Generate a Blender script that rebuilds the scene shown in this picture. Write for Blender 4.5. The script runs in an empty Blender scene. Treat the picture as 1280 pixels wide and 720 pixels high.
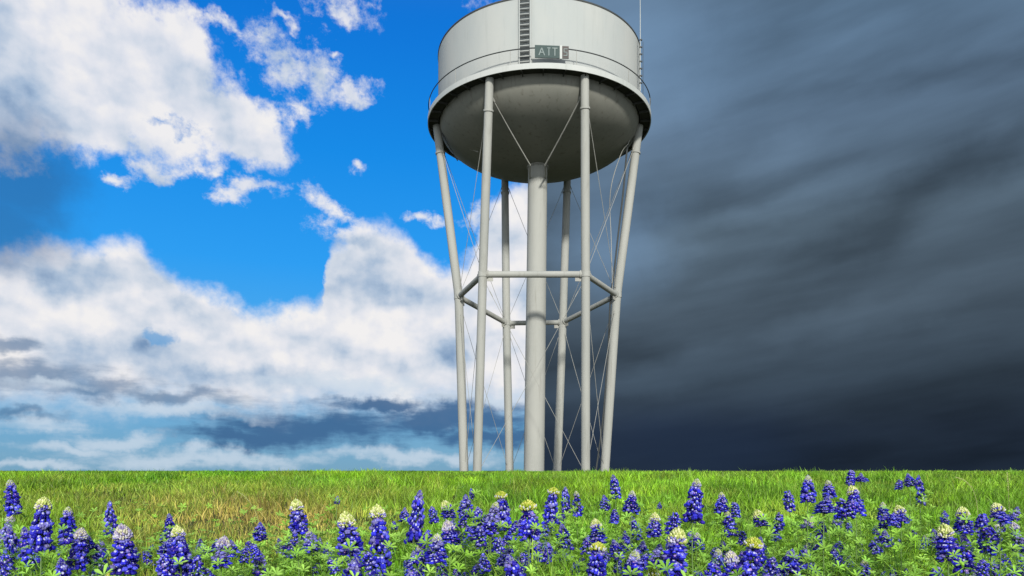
import bpy, math, random
import numpy as np
from mathutils import Vector, Matrix

sc = bpy.context.scene
COL = sc.collection
rnd = random.Random(11)
F = 900.0            # focal length in photo pixels (1280 wide)
EYE = 0.60
EXPO = 0.55
HZ = 588.0           # photo row of the eye level

def P(px, py, d):
    return Vector(((px-640)/F*d, d, EYE+(HZ-py)/F*d))

def lin(r, g, b):
    f = lambda c: (c/255/12.92 if c/255 <= .04045 else ((c/255+.055)/1.055)**2.4)
    return (f(r), f(g), f(b), 1.0)

# ------------------------------------------------------------------ mesh helper
class MB:
    def __init__(s):
        s.v = []; s.f = []; s.c = []; s.cur = (1, 1, 1, 1)
    def add(s, vs, fs, cols=None):
        o = len(s.v)
        s.v += [tuple(v) for v in vs]
        s.f += [tuple(i+o for i in f) for f in fs]
        s.c += cols if cols else [s.cur]*len(vs)
    def tube(s, pts, rad, n=12, caps=True):
        pts = [Vector(p) for p in pts]
        if not isinstance(rad, (list, tuple)): rad = [rad]*len(pts)
        vs = []; fs = []
        t0 = (pts[1]-pts[0]).normalized()
        a = t0.orthogonal().normalized()
        for i, p in enumerate(pts):
            if i == 0: t = t0
            elif i == len(pts)-1: t = (pts[i]-pts[i-1]).normalized()
            else: t = ((pts[i]-pts[i-1]).normalized()+(pts[i+1]-pts[i]).normalized()).normalized()
            a = (a - t*a.dot(t)).normalized(); b = t.cross(a)
            for k in range(n):
                w = 2*math.pi*k/n
                vs.append(p + (a*math.cos(w)+b*math.sin(w))*rad[i])
        m = len(pts)
        for i in range(m-1):
            for k in range(n):
                k2 = (k+1) % n
                fs.append((i*n+k, i*n+k2, (i+1)*n+k2, (i+1)*n+k))
        if caps:
            fs.append(tuple(range(n-1, -1, -1))); fs.append(tuple((m-1)*n+k for k in range(n)))
        s.add(vs, fs)
    def box(s, c, sx, sy, sz, M=None):
        c = Vector(c); vs = []
        for x in (-.5, .5):
            for y in (-.5, .5):
                for z in (-.5, .5):
                    q = Vector((x*sx, y*sy, z*sz))
                    if M: q = M @ q
                    vs.append(c+q)
        s.add(vs, [(0,1,3,2),(4,6,7,5),(0,4,5,1),(2,3,7,6),(0,2,6,4),(1,5,7,3)])
    def lathe(s, cx, cy, prof, n=96, closed=False, a0=0, a1=2*math.pi):
        full = abs(a1-a0-2*math.pi) < 1e-6
        m = n if full else n+1
        vs = []; fs = []
        for r, z in prof:
            for k in range(m):
                w = a0+(a1-a0)*k/n
                vs.append((cx+r*math.cos(w), cy+r*math.sin(w), z))
        L = len(prof); rng = L if closed else L-1
        for i in range(rng):
            j = (i+1) % L
            for k in range(n):
                k2 = (k+1) % m
                fs.append((i*m+k, i*m+k2, j*m+k2, j*m+k))
        s.add(vs, fs)
    def ball(s, c, rx, ry, rz, nu=6, nv=4, M=None):
        c = Vector(c); vs = []; fs = []
        def q(x, y, z):
            v = Vector((x*rx, y*ry, z*rz))
            if M: v = M @ v
            return c+v
        vs.append(q(0, 0, -1))
        for j in range(1, nv):
            ph = -math.pi/2+math.pi*j/nv
            for i in range(nu):
                w = 2*math.pi*i/nu
                vs.append(q(math.cos(ph)*math.cos(w), math.cos(ph)*math.sin(w), math.sin(ph)))
        vs.append(q(0, 0, 1)); T = len(vs)-1
        for i in range(nu):
            i2 = (i+1) % nu
            fs.append((0, 1+i2, 1+i))
            for j in range(nv-2):
                a = 1+j*nu
                fs.append((a+i, a+i2, a+nu+i2, a+nu+i))
            fs.append((T, 1+(nv-2)*nu+i, 1+(nv-2)*nu+i2))
        s.add(vs, fs)
    def mesh(s, name, mat, smooth=True, auto=None):
        me = bpy.data.meshes.new(name)
        me.from_pydata(s.v, [], s.f)
        ca = me.color_attributes.new('tint', 'FLOAT_COLOR', 'POINT')
        ca.data.foreach_set('color', np.array(s.c, dtype=np.float32).ravel())
        me.materials.append(mat)
        if smooth:
            me.polygons.foreach_set('use_smooth', [True]*len(me.polygons))
            if auto: me.set_sharp_from_angle(angle=math.radians(auto))
        me.update()
        return me
    def build(s, name, mat, parent=None, smooth=True, auto=35):
        return link(name, s.mesh(name, mat, smooth, auto), parent)

def link(name, me, parent=None):
    o = bpy.data.objects.new(name, me); COL.objects.link(o)
    if parent: 
        o.parent = parent
        if me is not None and tuple(parent.location) != (0, 0, 0) and not parent.get('local'):
            o.matrix_parent_inverse = Matrix.Translation(-parent.location)
    return o

def thing(name, label, cat, loc=(0, 0, 0), group=None, local=False):
    o = bpy.data.objects.new(name, None); COL.objects.link(o)
    o.location = loc; o['label'] = label; o['category'] = cat
    o.empty_display_size = .1
    if group: o['group'] = group
    if local: o['local'] = 1
    return o

# ------------------------------------------------------------------ node helper
class X:
    """small expression wrapper round Math nodes"""
    nt = None
    def __init__(s, sock): s.s = sock
    @staticmethod
    def m(op, *a, clamp=False):
        n = X.nt.nodes.new('ShaderNodeMath'); n.operation = op; n.use_clamp = clamp
        for i, q in enumerate(a):
            if isinstance(q, X): X.nt.links.new(q.s, n.inputs[i])
            else: n.inputs[i].default_value = q
        return X(n.outputs[0])
    def __add__(s, o): return X.m('ADD', s, o)
    __radd__ = __add__
    def __mul__(s, o): return X.m('MULTIPLY', s, o)
    __rmul__ = __mul__
    def __sub__(s, o): return X.m('SUBTRACT', s, o)
    def __rsub__(s, o): return X.m('SUBTRACT', o, s)
    def __truediv__(s, o): return X.m('DIVIDE', s, o)
def mx(a, b): return X.m('MAXIMUM', a, b)
def mn(a, b): return X.m('MINIMUM', a, b)
def sstep(x, a, b, lo=0.0, hi=1.0):
    n = X.nt.nodes.new('ShaderNodeMapRange'); n.interpolation_type = 'SMOOTHSTEP'; n.clamp = False
    X.nt.links.new(x.s, n.inputs['Value'])
    for k, v in (('From Min', a), ('From Max', b), ('To Min', lo), ('To Max', hi)): n.inputs[k].default_value = v
    return X(n.outputs['Result'])
def comb(x, y, z=0.0):
    n = X.nt.nodes.new('ShaderNodeCombineXYZ')
    for i, q in enumerate((x, y, z)):
        if isinstance(q, X): X.nt.links.new(q.s, n.inputs[i])
        else: n.inputs[i].default_value = q
    return n.outputs[0]
def noise(vec, scale, detail=6, rough=.55, lac=2.0, dist=0.0, col=False):
    n = X.nt.nodes.new('ShaderNodeTexNoise'); n.noise_dimensions = '3D'
    if vec is not None: X.nt.links.new(vec, n.inputs['Vector'])
    n.inputs['Scale'].default_value = scale; n.inputs['Detail'].default_value = detail
    n.inputs['Roughness'].default_value = rough; n.inputs['Lacunarity'].default_value = lac
    n.inputs['Distortion'].default_value = dist
    if col:
        sp = X.nt.nodes.new('ShaderNodeSeparateColor'); X.nt.links.new(n.outputs['Color'], sp.inputs[0])
        return X(sp.outputs[0]), X(sp.outputs[1])
    return X(n.outputs['Fac'])
def mixc(f, a, b, mode='MIX'):
    n = X.nt.nodes.new('ShaderNodeMix'); n.data_type = 'RGBA'; n.blend_type = mode
    n.clamp_factor = True
    if isinstance(f, X): X.nt.links.new(f.s, n.inputs[0])
    else: n.inputs[0].default_value = f
    for i, q in ((6, a), (7, b)):
        if isinstance(q, tuple): n.inputs[i].default_value = q
        else: X.nt.links.new(q, n.inputs[i])
    return n.outputs[2]
def ramp(x, stops, interp='LINEAR'):
    n = X.nt.nodes.new('ShaderNodeValToRGB'); n.color_ramp.interpolation = interp
    X.nt.links.new(x.s, n.inputs[0])
    e = n.color_ramp.elements
    while len(e) > 1: e.remove(e[-1])
    e[0].position = stops[0][0]; e[0].color = stops[0][1]
    for p, c in stops[1:]:
        k = e.new(p); k.color = c
    return n.outputs['Color']

# ------------------------------------------------------------------ sky
SUN_EL, SUN_AZ = math.radians(24), math.radians(170)    # azimuth measured from +Y towards +X
def build_world():
    w = bpy.data.worlds.new('World'); sc.world = w; w.use_nodes = True
    w.cycles.sampling_method = 'MANUAL'; w.cycles.sample_map_resolution = 256
    nt = w.node_tree; X.nt = nt
    for n in list(nt.nodes): nt.nodes.remove(n)
    out = nt.nodes.new('ShaderNodeOutputWorld'); bg = nt.nodes.new('ShaderNodeBackground')
    nt.links.new(bg.outputs[0], out.inputs[0]); bg.inputs[1].default_value = 0.1
    tc = nt.nodes.new('ShaderNodeTexCoord')
    sp = nt.nodes.new('ShaderNodeSeparateXYZ'); nt.links.new(tc.outputs['Generated'], sp.inputs[0])
    dx, dy, dz = (X(sp.outputs[i]) for i in range(3))
    az = X.m('ARCTAN2', dx, dy)                       # compass angle, 0 = towards the tower
    el = X.m('ARCSINE', X.m('MINIMUM', X.m('MAXIMUM', dz, -1.0), 1.0))
    def AE(px, py):
        u = (px-640)/F; v = (HZ-py)/F
        a = math.atan(u); return a, math.atan(v*math.cos(a))
    # clear sky
    sky = nt.nodes.new('ShaderNodeTexSky'); sky.sky_type = 'NISHITA'; sky.sun_disc = False
    sky.sun_elevation = SUN_EL; sky.sun_rotation = SUN_AZ; sky.dust_density = .3; sky.ozone_density = 3
    S = 10.0/2**EXPO                                           # display value -> colour at strength 0.1
    def C(r, g, b): 
        c = lin(r, g, b); return (c[0]*S, c[1]*S, c[2]*S, 1)
    eln = el/0.70                                      # 0..1 over the lower sky
    def ey(py): return math.atan((HZ-py)/F)/0.70
    blue = ramp(eln, [(0, lin(108,160,192)), (ey(520), lin(100,166,212)), (ey(420), lin(66,166,236)), (ey(340), lin(34,156,242)),
                      (ey(200), lin(4,138,232)), (ey(60), lin(0,120,220)), (1, lin(0,98,200))])
    blue = mixc(1.0, blue, (S, S, S, 1), 'MULTIPLY')
    blue = mixc(0.04, blue, sky.outputs[0])            # the physical sky carries the haze and sun side
    # warped coordinates
    base = comb(az, el, 0.0)
    n1x, n1y = noise(base, 9, 5, .55, col=True)
    n2x, n2y = noise(base, 38, 4, .6, col=True)
    wx = az + (n1x-.5)*.085 + (n2x-.5)*.030
    wy = el + (n1y-.5)*.065 + (n2y-.5)*.026
    def many(lst, vec=None):
        # 1 at the middle of a blob, 0 at its outline: Mapping (TEXTURE) moves, turns and scales the sky coordinates
        r = None
        for px, py, rx, ry, *rot in lst:
            a, e = AE(px, py)
            n = nt.nodes.new('ShaderNodeMapping'); n.vector_type = 'TEXTURE'
            nt.links.new(vec or wvec, n.inputs[0])
            n.inputs['Location'].default_value = (a, e, 0)
            n.inputs['Rotation'].default_value = (0, 0, math.radians(rot[0] if rot else 0))
            n.inputs['Scale'].default_value = (rx/F*math.cos(a)**2, ry/F*math.cos(a)*math.cos(e)**2, 1)
            m = nt.nodes.new('ShaderNodeVectorMath'); m.operation = 'LENGTH'
            nt.links.new(n.outputs[0], m.inputs[0])
            q = X(m.outputs['Value']); r = q if r is None else mn(r, q)
        return 1.0 - r
    wvec = comb(wx, wy, 0.0)
    fb = noise(base, 30, 8, .62)
    fb2 = noise(comb(az*1.0+3.1, el*1.5), 15, 9, .6)
    # ---- lower bank: top edge as a curve over the compass angle
    top = [(-40,306),(0,311),(60,302),(110,310),(165,298),(190,322),(230,348),(280,368),(320,390),(362,380),(402,372),(408,330),(418,302),
           (440,288),(500,286),(530,318),(560,332),(585,322),(602,286),(628,238),(655,222),(700,215)]
    fc = nt.nodes.new('ShaderNodeFloatCurve')
    a0, a1 = AE(-40, 0)[0], AE(700, 0)[0]
    cu = fc.mapping.curves[0]
    pts = [((AE(x, y)[0]-a0)/(a1-a0), AE(x, y)[1]/0.7) for x, y in top]
    cu.points[0].location = pts[0]; cu.points[1].location = pts[-1]
    for q in pts[1:-1]: cu.points.new(*q)
    fc.mapping.update()
    t = mn(mx(((az + (n2x-.5)*.02)-a0)*(1/(a1-a0)), 0.0), 1.0)
    nt.links.new(t.s, fc.inputs['Value']); fc.inputs['Factor'].default_value = 1
    topv = X(fc.outputs[0])*0.7
    bankd = (topv - el) + (n2y-.5)*.03 + (n1y-.5)*.02 + (fb-.5)*.035
    bank = sstep(bankd, -.010, .022)
    # lower limit of the bank: ragged, fades towards the horizon
    lowy = sstep(el + (n1y-.5)*.05 + (fb2-.5)*.07, .055, .120)
    bank_a = bank*lowy
    # ---- free clouds
    d = many([(60,30,190,110),(190,110,120,90,-25),(100,120,150,70),(290,150,85,52,-18),(315,182,48,26),(200,60,70,60),(-40,110,140,90)])
    fa = sstep(d*.75 + (fb-.5)*.95 + (fb2-.5)*.25, -.10, .27)
    fb3 = noise(comb(az*1.0+7, el*1.35+(n2y-.5)*.02), 52, 8, .66)
    d2 = many([(352,72,62,42,-20),(372,135,34,26),(335,150,46,26),(270,34,36,14),(432,12,52,24),(350,25,26,12),(440,116,44,18,15),
               (312,242,62,15,8),(285,252,34,14),(412,250,50,18,-25),(440,288,66,26,-15),(456,206,15,11),(200,210,34,16),(150,222,26,12),
               (535,272,38,11),(610,262,46,24),(640,6,64,22),(420,70,20,10),(395,95,40,50),(250,215,60,14)])
    f2 = sstep(d2*.8 + (fb-.5)*1.3 + (fb3-.5)*1.5, .02, .85)
    # ---- shading of the white cloud: relief from the same noise looked up towards the light
    s1 = noise(comb(az+(n2x-.5)*.02, el*1.25+(n2y-.5)*.02, 1.0), 11, 3, .5)
    r1 = noise(comb(az+.022+(n2x-.5)*.02, el*1.25+.034+(n2y-.5)*.02, 1.0), 11, 3, .5)
    s2 = noise(comb(az, el*1.1, 2.0), 34, 6, .58)
    r2 = noise(comb(az+.008, el*1.1+.011, 2.0), 34, 6, .58)
    relief = (s1-r1)*2.0 + (s2-r2)*.55
    light = relief*.85 + (n1x-.5)*.5 + .80
    grey = many([(20,110,110,80),(40,175,100,30),(455,370,75,50,-10),(90,340,130,30),(240,395,110,26),(440,295,60,16),(560,440,60,30),(300,470,120,22),(120,440,90,30)])
    light = light - sstep(grey, -.2, .9)*.42
    white = ramp(light, [(0, lin(120,150,186)), (.28, lin(170,190,214)), (.55, lin(206,215,228)), (.8, lin(228,230,237)), (1, lin(242,240,240))])
    white = mixc(1.0, white, (S, S, S, 1), 'MULTIPLY')
    col = mixc(bank_a, blue, white)
    col = mixc(fa*.97, col, white)
    col = mixc(f2*.95, col, white)
    # blue holes
    hole = sstep(many([(188,424,34,12)]) + (fb-.5)*1.2, .05, .6)
    col = mixc(hole*.7, col, C(90,158,214))
    hole = sstep(many([(232,150,34,16,-30),(212,138,24,10)]) + (fb-.5)*1.6 + (fb3-.5)*2.4, .15, 1.3)
    col = mixc(hole*.8, col, C(50,138,216))
    # slate blue shade below the upper left cloud
    sh = sstep(many([(20,215,120,110),(-30,270,150,90)]) + (fb2-.5)*.6, -.05, .75)
    col = mixc(sh*.62, col, C(48,98,150))
    # grey bases and streaks near the horizon
    st = noise(comb(az*1.0, el*4.2), 13, 6, .6)
    # pale air near the horizon
    hz = sstep(el, .16, .0)
    dk = sstep(many([(400,532,210,34),(570,522,150,28),(300,545,120,22),(620,545,90,22),(480,505,110,14)]) + (st-.5)*1.5, .0, .75)
    col = mixc(dk*.92, col, C(62,102,146))
    dk = sstep(many([(30,468,150,32),(130,482,130,22),(8,424,56,18),(210,490,150,16),(30,516,80,12)]) + (st-.5)*1.5, -.05, .8)
    col = mixc(dk*.72, col, C(84,120,158))
    lt = sstep(many([(260,572,220,16),(90,560,90,12),(150,546,90,14),(520,570,150,12),(60,530,90,16),(60,478,80,9),(430,482,130,16),(600,500,110,10),(230,512,110,12),(40,582,120,8)]) + (st-.5)*1.5 + (fb-.5)*1.2, -.1, .95)
    col = mixc(lt*.75, col, C(204,218,232))
    # ---- storm side
    ca, sa = math.cos(math.radians(8)), math.sin(math.radians(8))
    ru = az*ca + el*sa; rv = el*ca - az*sa
    sn = noise(comb(ru*.6, rv*3.4, 4.2), 4.6, 5, .5, dist=.25)
    sn2 = noise(comb(ru*.7+9, rv*3.4, 1.2) , 13, 4, .5)
    storm = ramp(eln, [(0, lin(35,47,63)), (ey(540), lin(41,53,69)), (ey(480), lin(58,72,86)), (ey(400), lin(72,87,101)), (ey(300), lin(78,95,110)),
                       (ey(180), lin(84,105,127)), (ey(60), lin(88,113,138)), (ey(0), lin(80,102,124)), (1, lin(90,108,128))])
    storm = mixc(1.0, storm, (S, S, S, 1), 'MULTIPLY')
    nw = dict(vec=comb(az+(n1x-.5)*.12, el+(n1y-.5)*.06, 0.0))
    br = sstep(many([(760,110,160,170)], **nw), -.1, .9)*.55
    br = br + sstep(many([(830,470,230,32,12),(1060,400,230,36,14),(960,262,220,26,10),(800,310,130,30),(960,200,120,40)], **nw), -.1, .9)*.34
    br = br - sstep(many([(1130,262,230,44,26),(1230,520,330,110,6),(1010,560,200,60)], **nw), -.2, 1.0)*.40
    br = br - sstep(many([(1150,100,220,22,-4),(960,330,170,22,5),(760,440,120,26),(1220,200,120,40)], **nw), -.1, 1.0)*.2
    br = br + (sn-.5)*1.05 + (sn2-.5)*.42
    k = X.m('ADD', br, 1.0)
    kk = mx(k, .25)
    cc = nt.nodes.new('ShaderNodeCombineColor')
    for i in range(3): nt.links.new(kk.s, cc.inputs[i])
    mul = cc.outputs[0]
    storm = mixc(1.0, storm, mul, 'MULTIPLY')
    tint = sstep(many([(790,40,240,170),(760,300,120,110)], **nw), .0, .9)
    storm = mixc(tint*.5, storm, C(120,152,186))
    tint = sstep(many([(860,556,230,70)], **nw), .0, .8)
    storm = mixc(tint*.5, storm, C(34,49,74))
    # edge of the storm front, and its far side behind the camera
    e1 = sstep(az + (n1x-.5)*(.02+sstep(el, .40, .56)*.26) + (n2x-.5)*.008, AE(657, 0)[0], AE(676, 0)[0])
    e2 = sstep(az + (n1y-.5)*.3, 2.0, 1.4)
    hi = sstep(el, 1.05, .75)
    smask = e1*e2*hi
    # high overhead: broken bright cloud, as the light on the tank shows
    ov = sstep(el, .55, .95)*.55
    col = mixc(ov, col, C(190,205,225)); storm = mixc(ov, storm, C(190,205,225))
    back_fill = sstep(dy, .12, -.5)*sstep(el, 1.25, .7)  # added bright overcast behind the camera, never in view, for soft frontal fill
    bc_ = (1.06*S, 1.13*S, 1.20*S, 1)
    col = mixc(back_fill, col, bc_); storm = mixc(back_fill, storm, bc_)
    bg2 = nt.nodes.new('ShaderNodeBackground'); bg2.inputs[1].default_value = .1
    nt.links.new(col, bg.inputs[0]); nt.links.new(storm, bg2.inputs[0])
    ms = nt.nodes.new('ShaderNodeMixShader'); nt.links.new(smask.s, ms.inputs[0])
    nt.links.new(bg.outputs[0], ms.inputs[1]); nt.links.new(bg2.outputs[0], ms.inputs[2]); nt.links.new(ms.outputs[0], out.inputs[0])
build_world()

# ------------------------------------------------------------------ light, camera
sun = bpy.data.lights.new('sun', 'SUN'); so = bpy.data.objects.new('sun', sun); COL.objects.link(so)
sun.energy = 3.4; sun.angle = math.radians(5); sun.color = (1.0, .965, .90)
sd = Vector((math.sin(SUN_AZ)*math.cos(SUN_EL), math.cos(SUN_AZ)*math.cos(SUN_EL), math.sin(SUN_EL)))
so.rotation_euler = (-sd).to_track_quat('-Z', 'Y').to_euler(); so.location = sd*40

cam = bpy.data.cameras.new('camera'); co = bpy.data.objects.new('camera', cam); COL.objects.link(co); sc.camera = co
co.location = (0, 0, EYE); co.rotation_euler = (math.pi/2, 0, 0)
cam.sensor_width = 36; cam.lens = F/1280*36; cam.shift_y = (HZ-360)/1280
cam.clip_start = .05; cam.clip_end = 12000
sc.view_settings.view_transform = 'Standard'; sc.view_settings.look = 'None'
sc.view_settings.exposure = EXPO; sc.view_settings.gamma = 1
sc.render.engine = 'CYCLES'; sc.cycles.use_denoising = True
sc.cycles.max_bounces = 6

# ------------------------------------------------------------------ materials
def new_mat(name):
    m = bpy.data.materials.new(name); m.use_nodes = True
    X.nt = m.node_tree
    return m, m.node_tree.nodes['Principled BSDF']
def objco():
    n = X.nt.nodes.new('ShaderNodeTexCoord'); return n.outputs['Object']
def scaled(vec, s):
    n = X.nt.nodes.new('ShaderNodeVectorMath'); n.operation = 'MULTIPLY'
    X.nt.links.new(vec, n.inputs[0]); n.inputs[1].default_value = s; return n.outputs[0]
def attr(name='tint'):
    n = X.nt.nodes.new('ShaderNodeAttribute'); n.attribute_name = name; return n.outputs['Color']
def bump(p, h, strength, dist):
    b = X.nt.nodes.new('ShaderNodeBump'); b.inputs['Strength'].default_value = strength; b.inputs['Distance'].default_value = dist
    X.nt.links.new(h.s, b.inputs['Height']); X.nt.links.new(b.outputs[0], p.inputs['Normal'])

def paint_mat(name, a, b, c, rough=.5, streak=.5):
    m, p = new_mat(name)
    oc = objco()
    n1 = noise(scaled(oc, (1, 1, .35)), .55, 5, .6)
    n2 = noise(scaled(oc, (3.2, 3.2, .22)), 1.3, 7, .65)
    n3 = noise(oc, 9, 4, .6)
    col = mixc(sstep(n1, .3, .7), a, b)
    col = mixc(sstep(n2, .52, .80)*streak, col, c)
    col = mixc(sstep(n3, .62, .78)*.10, col, c)
    n4 = noise(scaled(oc, (2.2, 2.2, .12)), 2.1, 6, .7)
    col = mixc(sstep(n4, .66, .80)*.22, col, (.16,.10,.06,1))
    X.nt.links.new(col, p.inputs['Base Color'])
    p.inputs['Roughness'].default_value = rough
    p.inputs['Specular IOR Level'].default_value = .12
    bump(p, n3, .12, .01)
    return m
M_wall = paint_mat('tank_paint', (.30,.32,.31,1), (.335,.345,.325,1), (.235,.25,.235,1), .8, .5)
M_leg = paint_mat('leg_paint', (.265,.272,.25,1), (.305,.308,.282,1), (.18,.175,.15,1), .75, .7)
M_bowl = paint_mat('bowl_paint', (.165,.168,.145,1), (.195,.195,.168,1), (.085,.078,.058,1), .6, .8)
M_rim = paint_mat('walkway_paint', (.34,.36,.34,1), (.39,.40,.38,1), (.22,.23,.2,1), .5, .4)
M_under_shade = paint_mat('walkway_underside_shade', (.03,.032,.027,1), (.045,.048,.04,1), (.02,.018,.013,1), .8, .6)  # shade under the walkway put into the colour as near-black
M_dark = paint_mat('dark_steel', (.04,.045,.045,1), (.055,.06,.06,1), (.025,.025,.022,1), .6, .5)
M_rod = paint_mat('rod_steel', (.24,.24,.22,1), (.30,.30,.27,1), (.12,.11,.09,1), .5, .6)
M_conc = paint_mat('concrete', (.30,.29,.27,1), (.36,.35,.33,1), (.18,.17,.15,1), .9, .7)
M_sign = paint_mat('sign_panel', (.052,.074,.073,1), (.062,.084,.078,1), (.09,.115,.108,1), .9, .6)
M_sign2 = paint_mat('sign_side_panel', (.05,.045,.042,1), (.075,.062,.058,1), (.06,.06,.06,1), .5, .8)
M_letter = paint_mat('sign_letter', (.15,.19,.185,1), (.19,.22,.21,1), (.10,.13,.125,1), .5, .5)

def plant_mat(name, trans=.35, rough=.55, spec=.25):
    m, p = new_mat(name)
    c = attr()
    X.nt.links.new(c, p.inputs['Base Color']); p.inputs['Roughness'].default_value = rough
    p.inputs['Specular IOR Level'].default_value = spec
    t = X.nt.nodes.new('ShaderNodeBsdfTranslucent'); X.nt.links.new(c, t.inputs[0])
    mi = X.nt.nodes.new('ShaderNodeMixShader'); mi.inputs[0].default_value = trans
    out = X.nt.nodes['Material Output']
    X.nt.links.new(p.outputs[0], mi.inputs[1]); X.nt.links.new(t.outputs[0], mi.inputs[2]); X.nt.links.new(mi.outputs[0], out.inputs[0])
    return m
M_grass = plant_mat('grass_blades', .38, .5, .35)
M_leafy = plant_mat('lupin_leaf', .3, .55, .3)
M_petal = plant_mat('petal', .42, .55, .3)
M_stem = plant_mat('stem', .1, .6, .2)
M_dry = plant_mat('dry_stalk', .2, .7, .2)

# ------------------------------------------------------------------ ground
SL = .06; YC = 9.6
def gz(x, y):
    """height of the ground: a gentle rise from the camera to a crest just below eye level, then a long fall"""
    y = np.asarray(y, dtype=float); x = np.asarray(x, dtype=float)
    top = EYE - .018
    up = SL*np.clip(y, -3, None)
    soft = .03
    z = np.minimum(up, top)
    z = -soft*np.log(np.exp(-up/soft)+np.exp(-top/soft))
    down = np.where(y > YC+1.5, np.minimum((y-YC-1.5)*.05, 1.1+0*y), 0)
    far = np.where(y > 60, np.minimum((y-60)*.004, 3.0), 0)
    bumps = .010*np.sin(x*1.7+.6*np.sin(y*1.1))*np.sin(y*1.3+1)*np.clip((YC-1.5-y)/3, 0, 1)
    return z - down - far + bumps
def build_ground():
    ys = np.concatenate([np.linspace(-12, -1, 8), np.linspace(-.5, 16, 100), np.linspace(17, 60, 24), np.geomspace(70, 9000, 26)])
    xs = np.concatenate([-np.geomspace(9000, 14, 26), np.linspace(-13, 13, 79), np.geomspace(14, 9000, 26)])
    Xg, Yg = np.meshgrid(xs, ys); Z = gz(Xg, Yg)
    v = np.stack([Xg, Yg, Z], -1).reshape(-1, 3)
    nx, ny = len(xs), len(ys)
    f = [(j*nx+i, j*nx+i+1, (j+1)*nx+i+1, (j+1)*nx+i) for j in range(ny-1) for i in range(nx-1)]
    me = bpy.data.meshes.new('ground'); me.from_pydata(v.tolist(), [], f)
    me.polygons.foreach_set('use_smooth', [True]*len(me.polygons))
    m, p = new_mat('meadow_soil')
    oc = objco()
    n1 = noise(oc, 1.1, 6, .6); n2 = noise(oc, 14, 6, .65); n3 = noise(oc, .06, 5, .6)
    c = mixc(sstep(n1, .35, .65), (.035,.045,.015,1), (.07,.06,.03,1))
    c = mixc(sstep(n2, .45, .7)*.7, c, (.03,.035,.012,1))
    c = mixc(sstep(n3, .4, .6)*.4, c, (.045,.07,.016,1))
    X.nt.links.new(c, p.inputs['Base Color']); p.inputs['Roughness'].default_value = .95
    p.inputs['Specular IOR Level'].default_value = .1
    bump(p, n2, .6, .02)
    me.materials.append(m)
    o = link('ground', me); o['kind'] = 'structure'
build_ground()

# ------------------------------------------------------------------ grass (stuff)
def vnoise(x, y, s, seed=0):
    x = x*s+seed*17.3; y = y*s+seed*5.1
    xi = np.floor(x).astype(int); yi = np.floor(y).astype(int); fx = x-xi; fy = y-yi
    def h(a, b): 
        t = np.sin(a*127.1+b*311.7+seed*74.7)*43758.5453
        return t-np.floor(t)
    fx = fx*fx*(3-2*fx); fy = fy*fy*(3-2*fy)
    return (h(xi, yi)*(1-fx)+h(xi+1, yi)*fx)*(1-fy)+(h(xi, yi+1)*(1-fx)+h(xi+1, yi+1)*fx)*fy
def srgb(c):
    c = np.asarray(c, float)/255
    return np.where(c <= .04045, c/12.92, ((c+.055)/1.055)**2.4)

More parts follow.
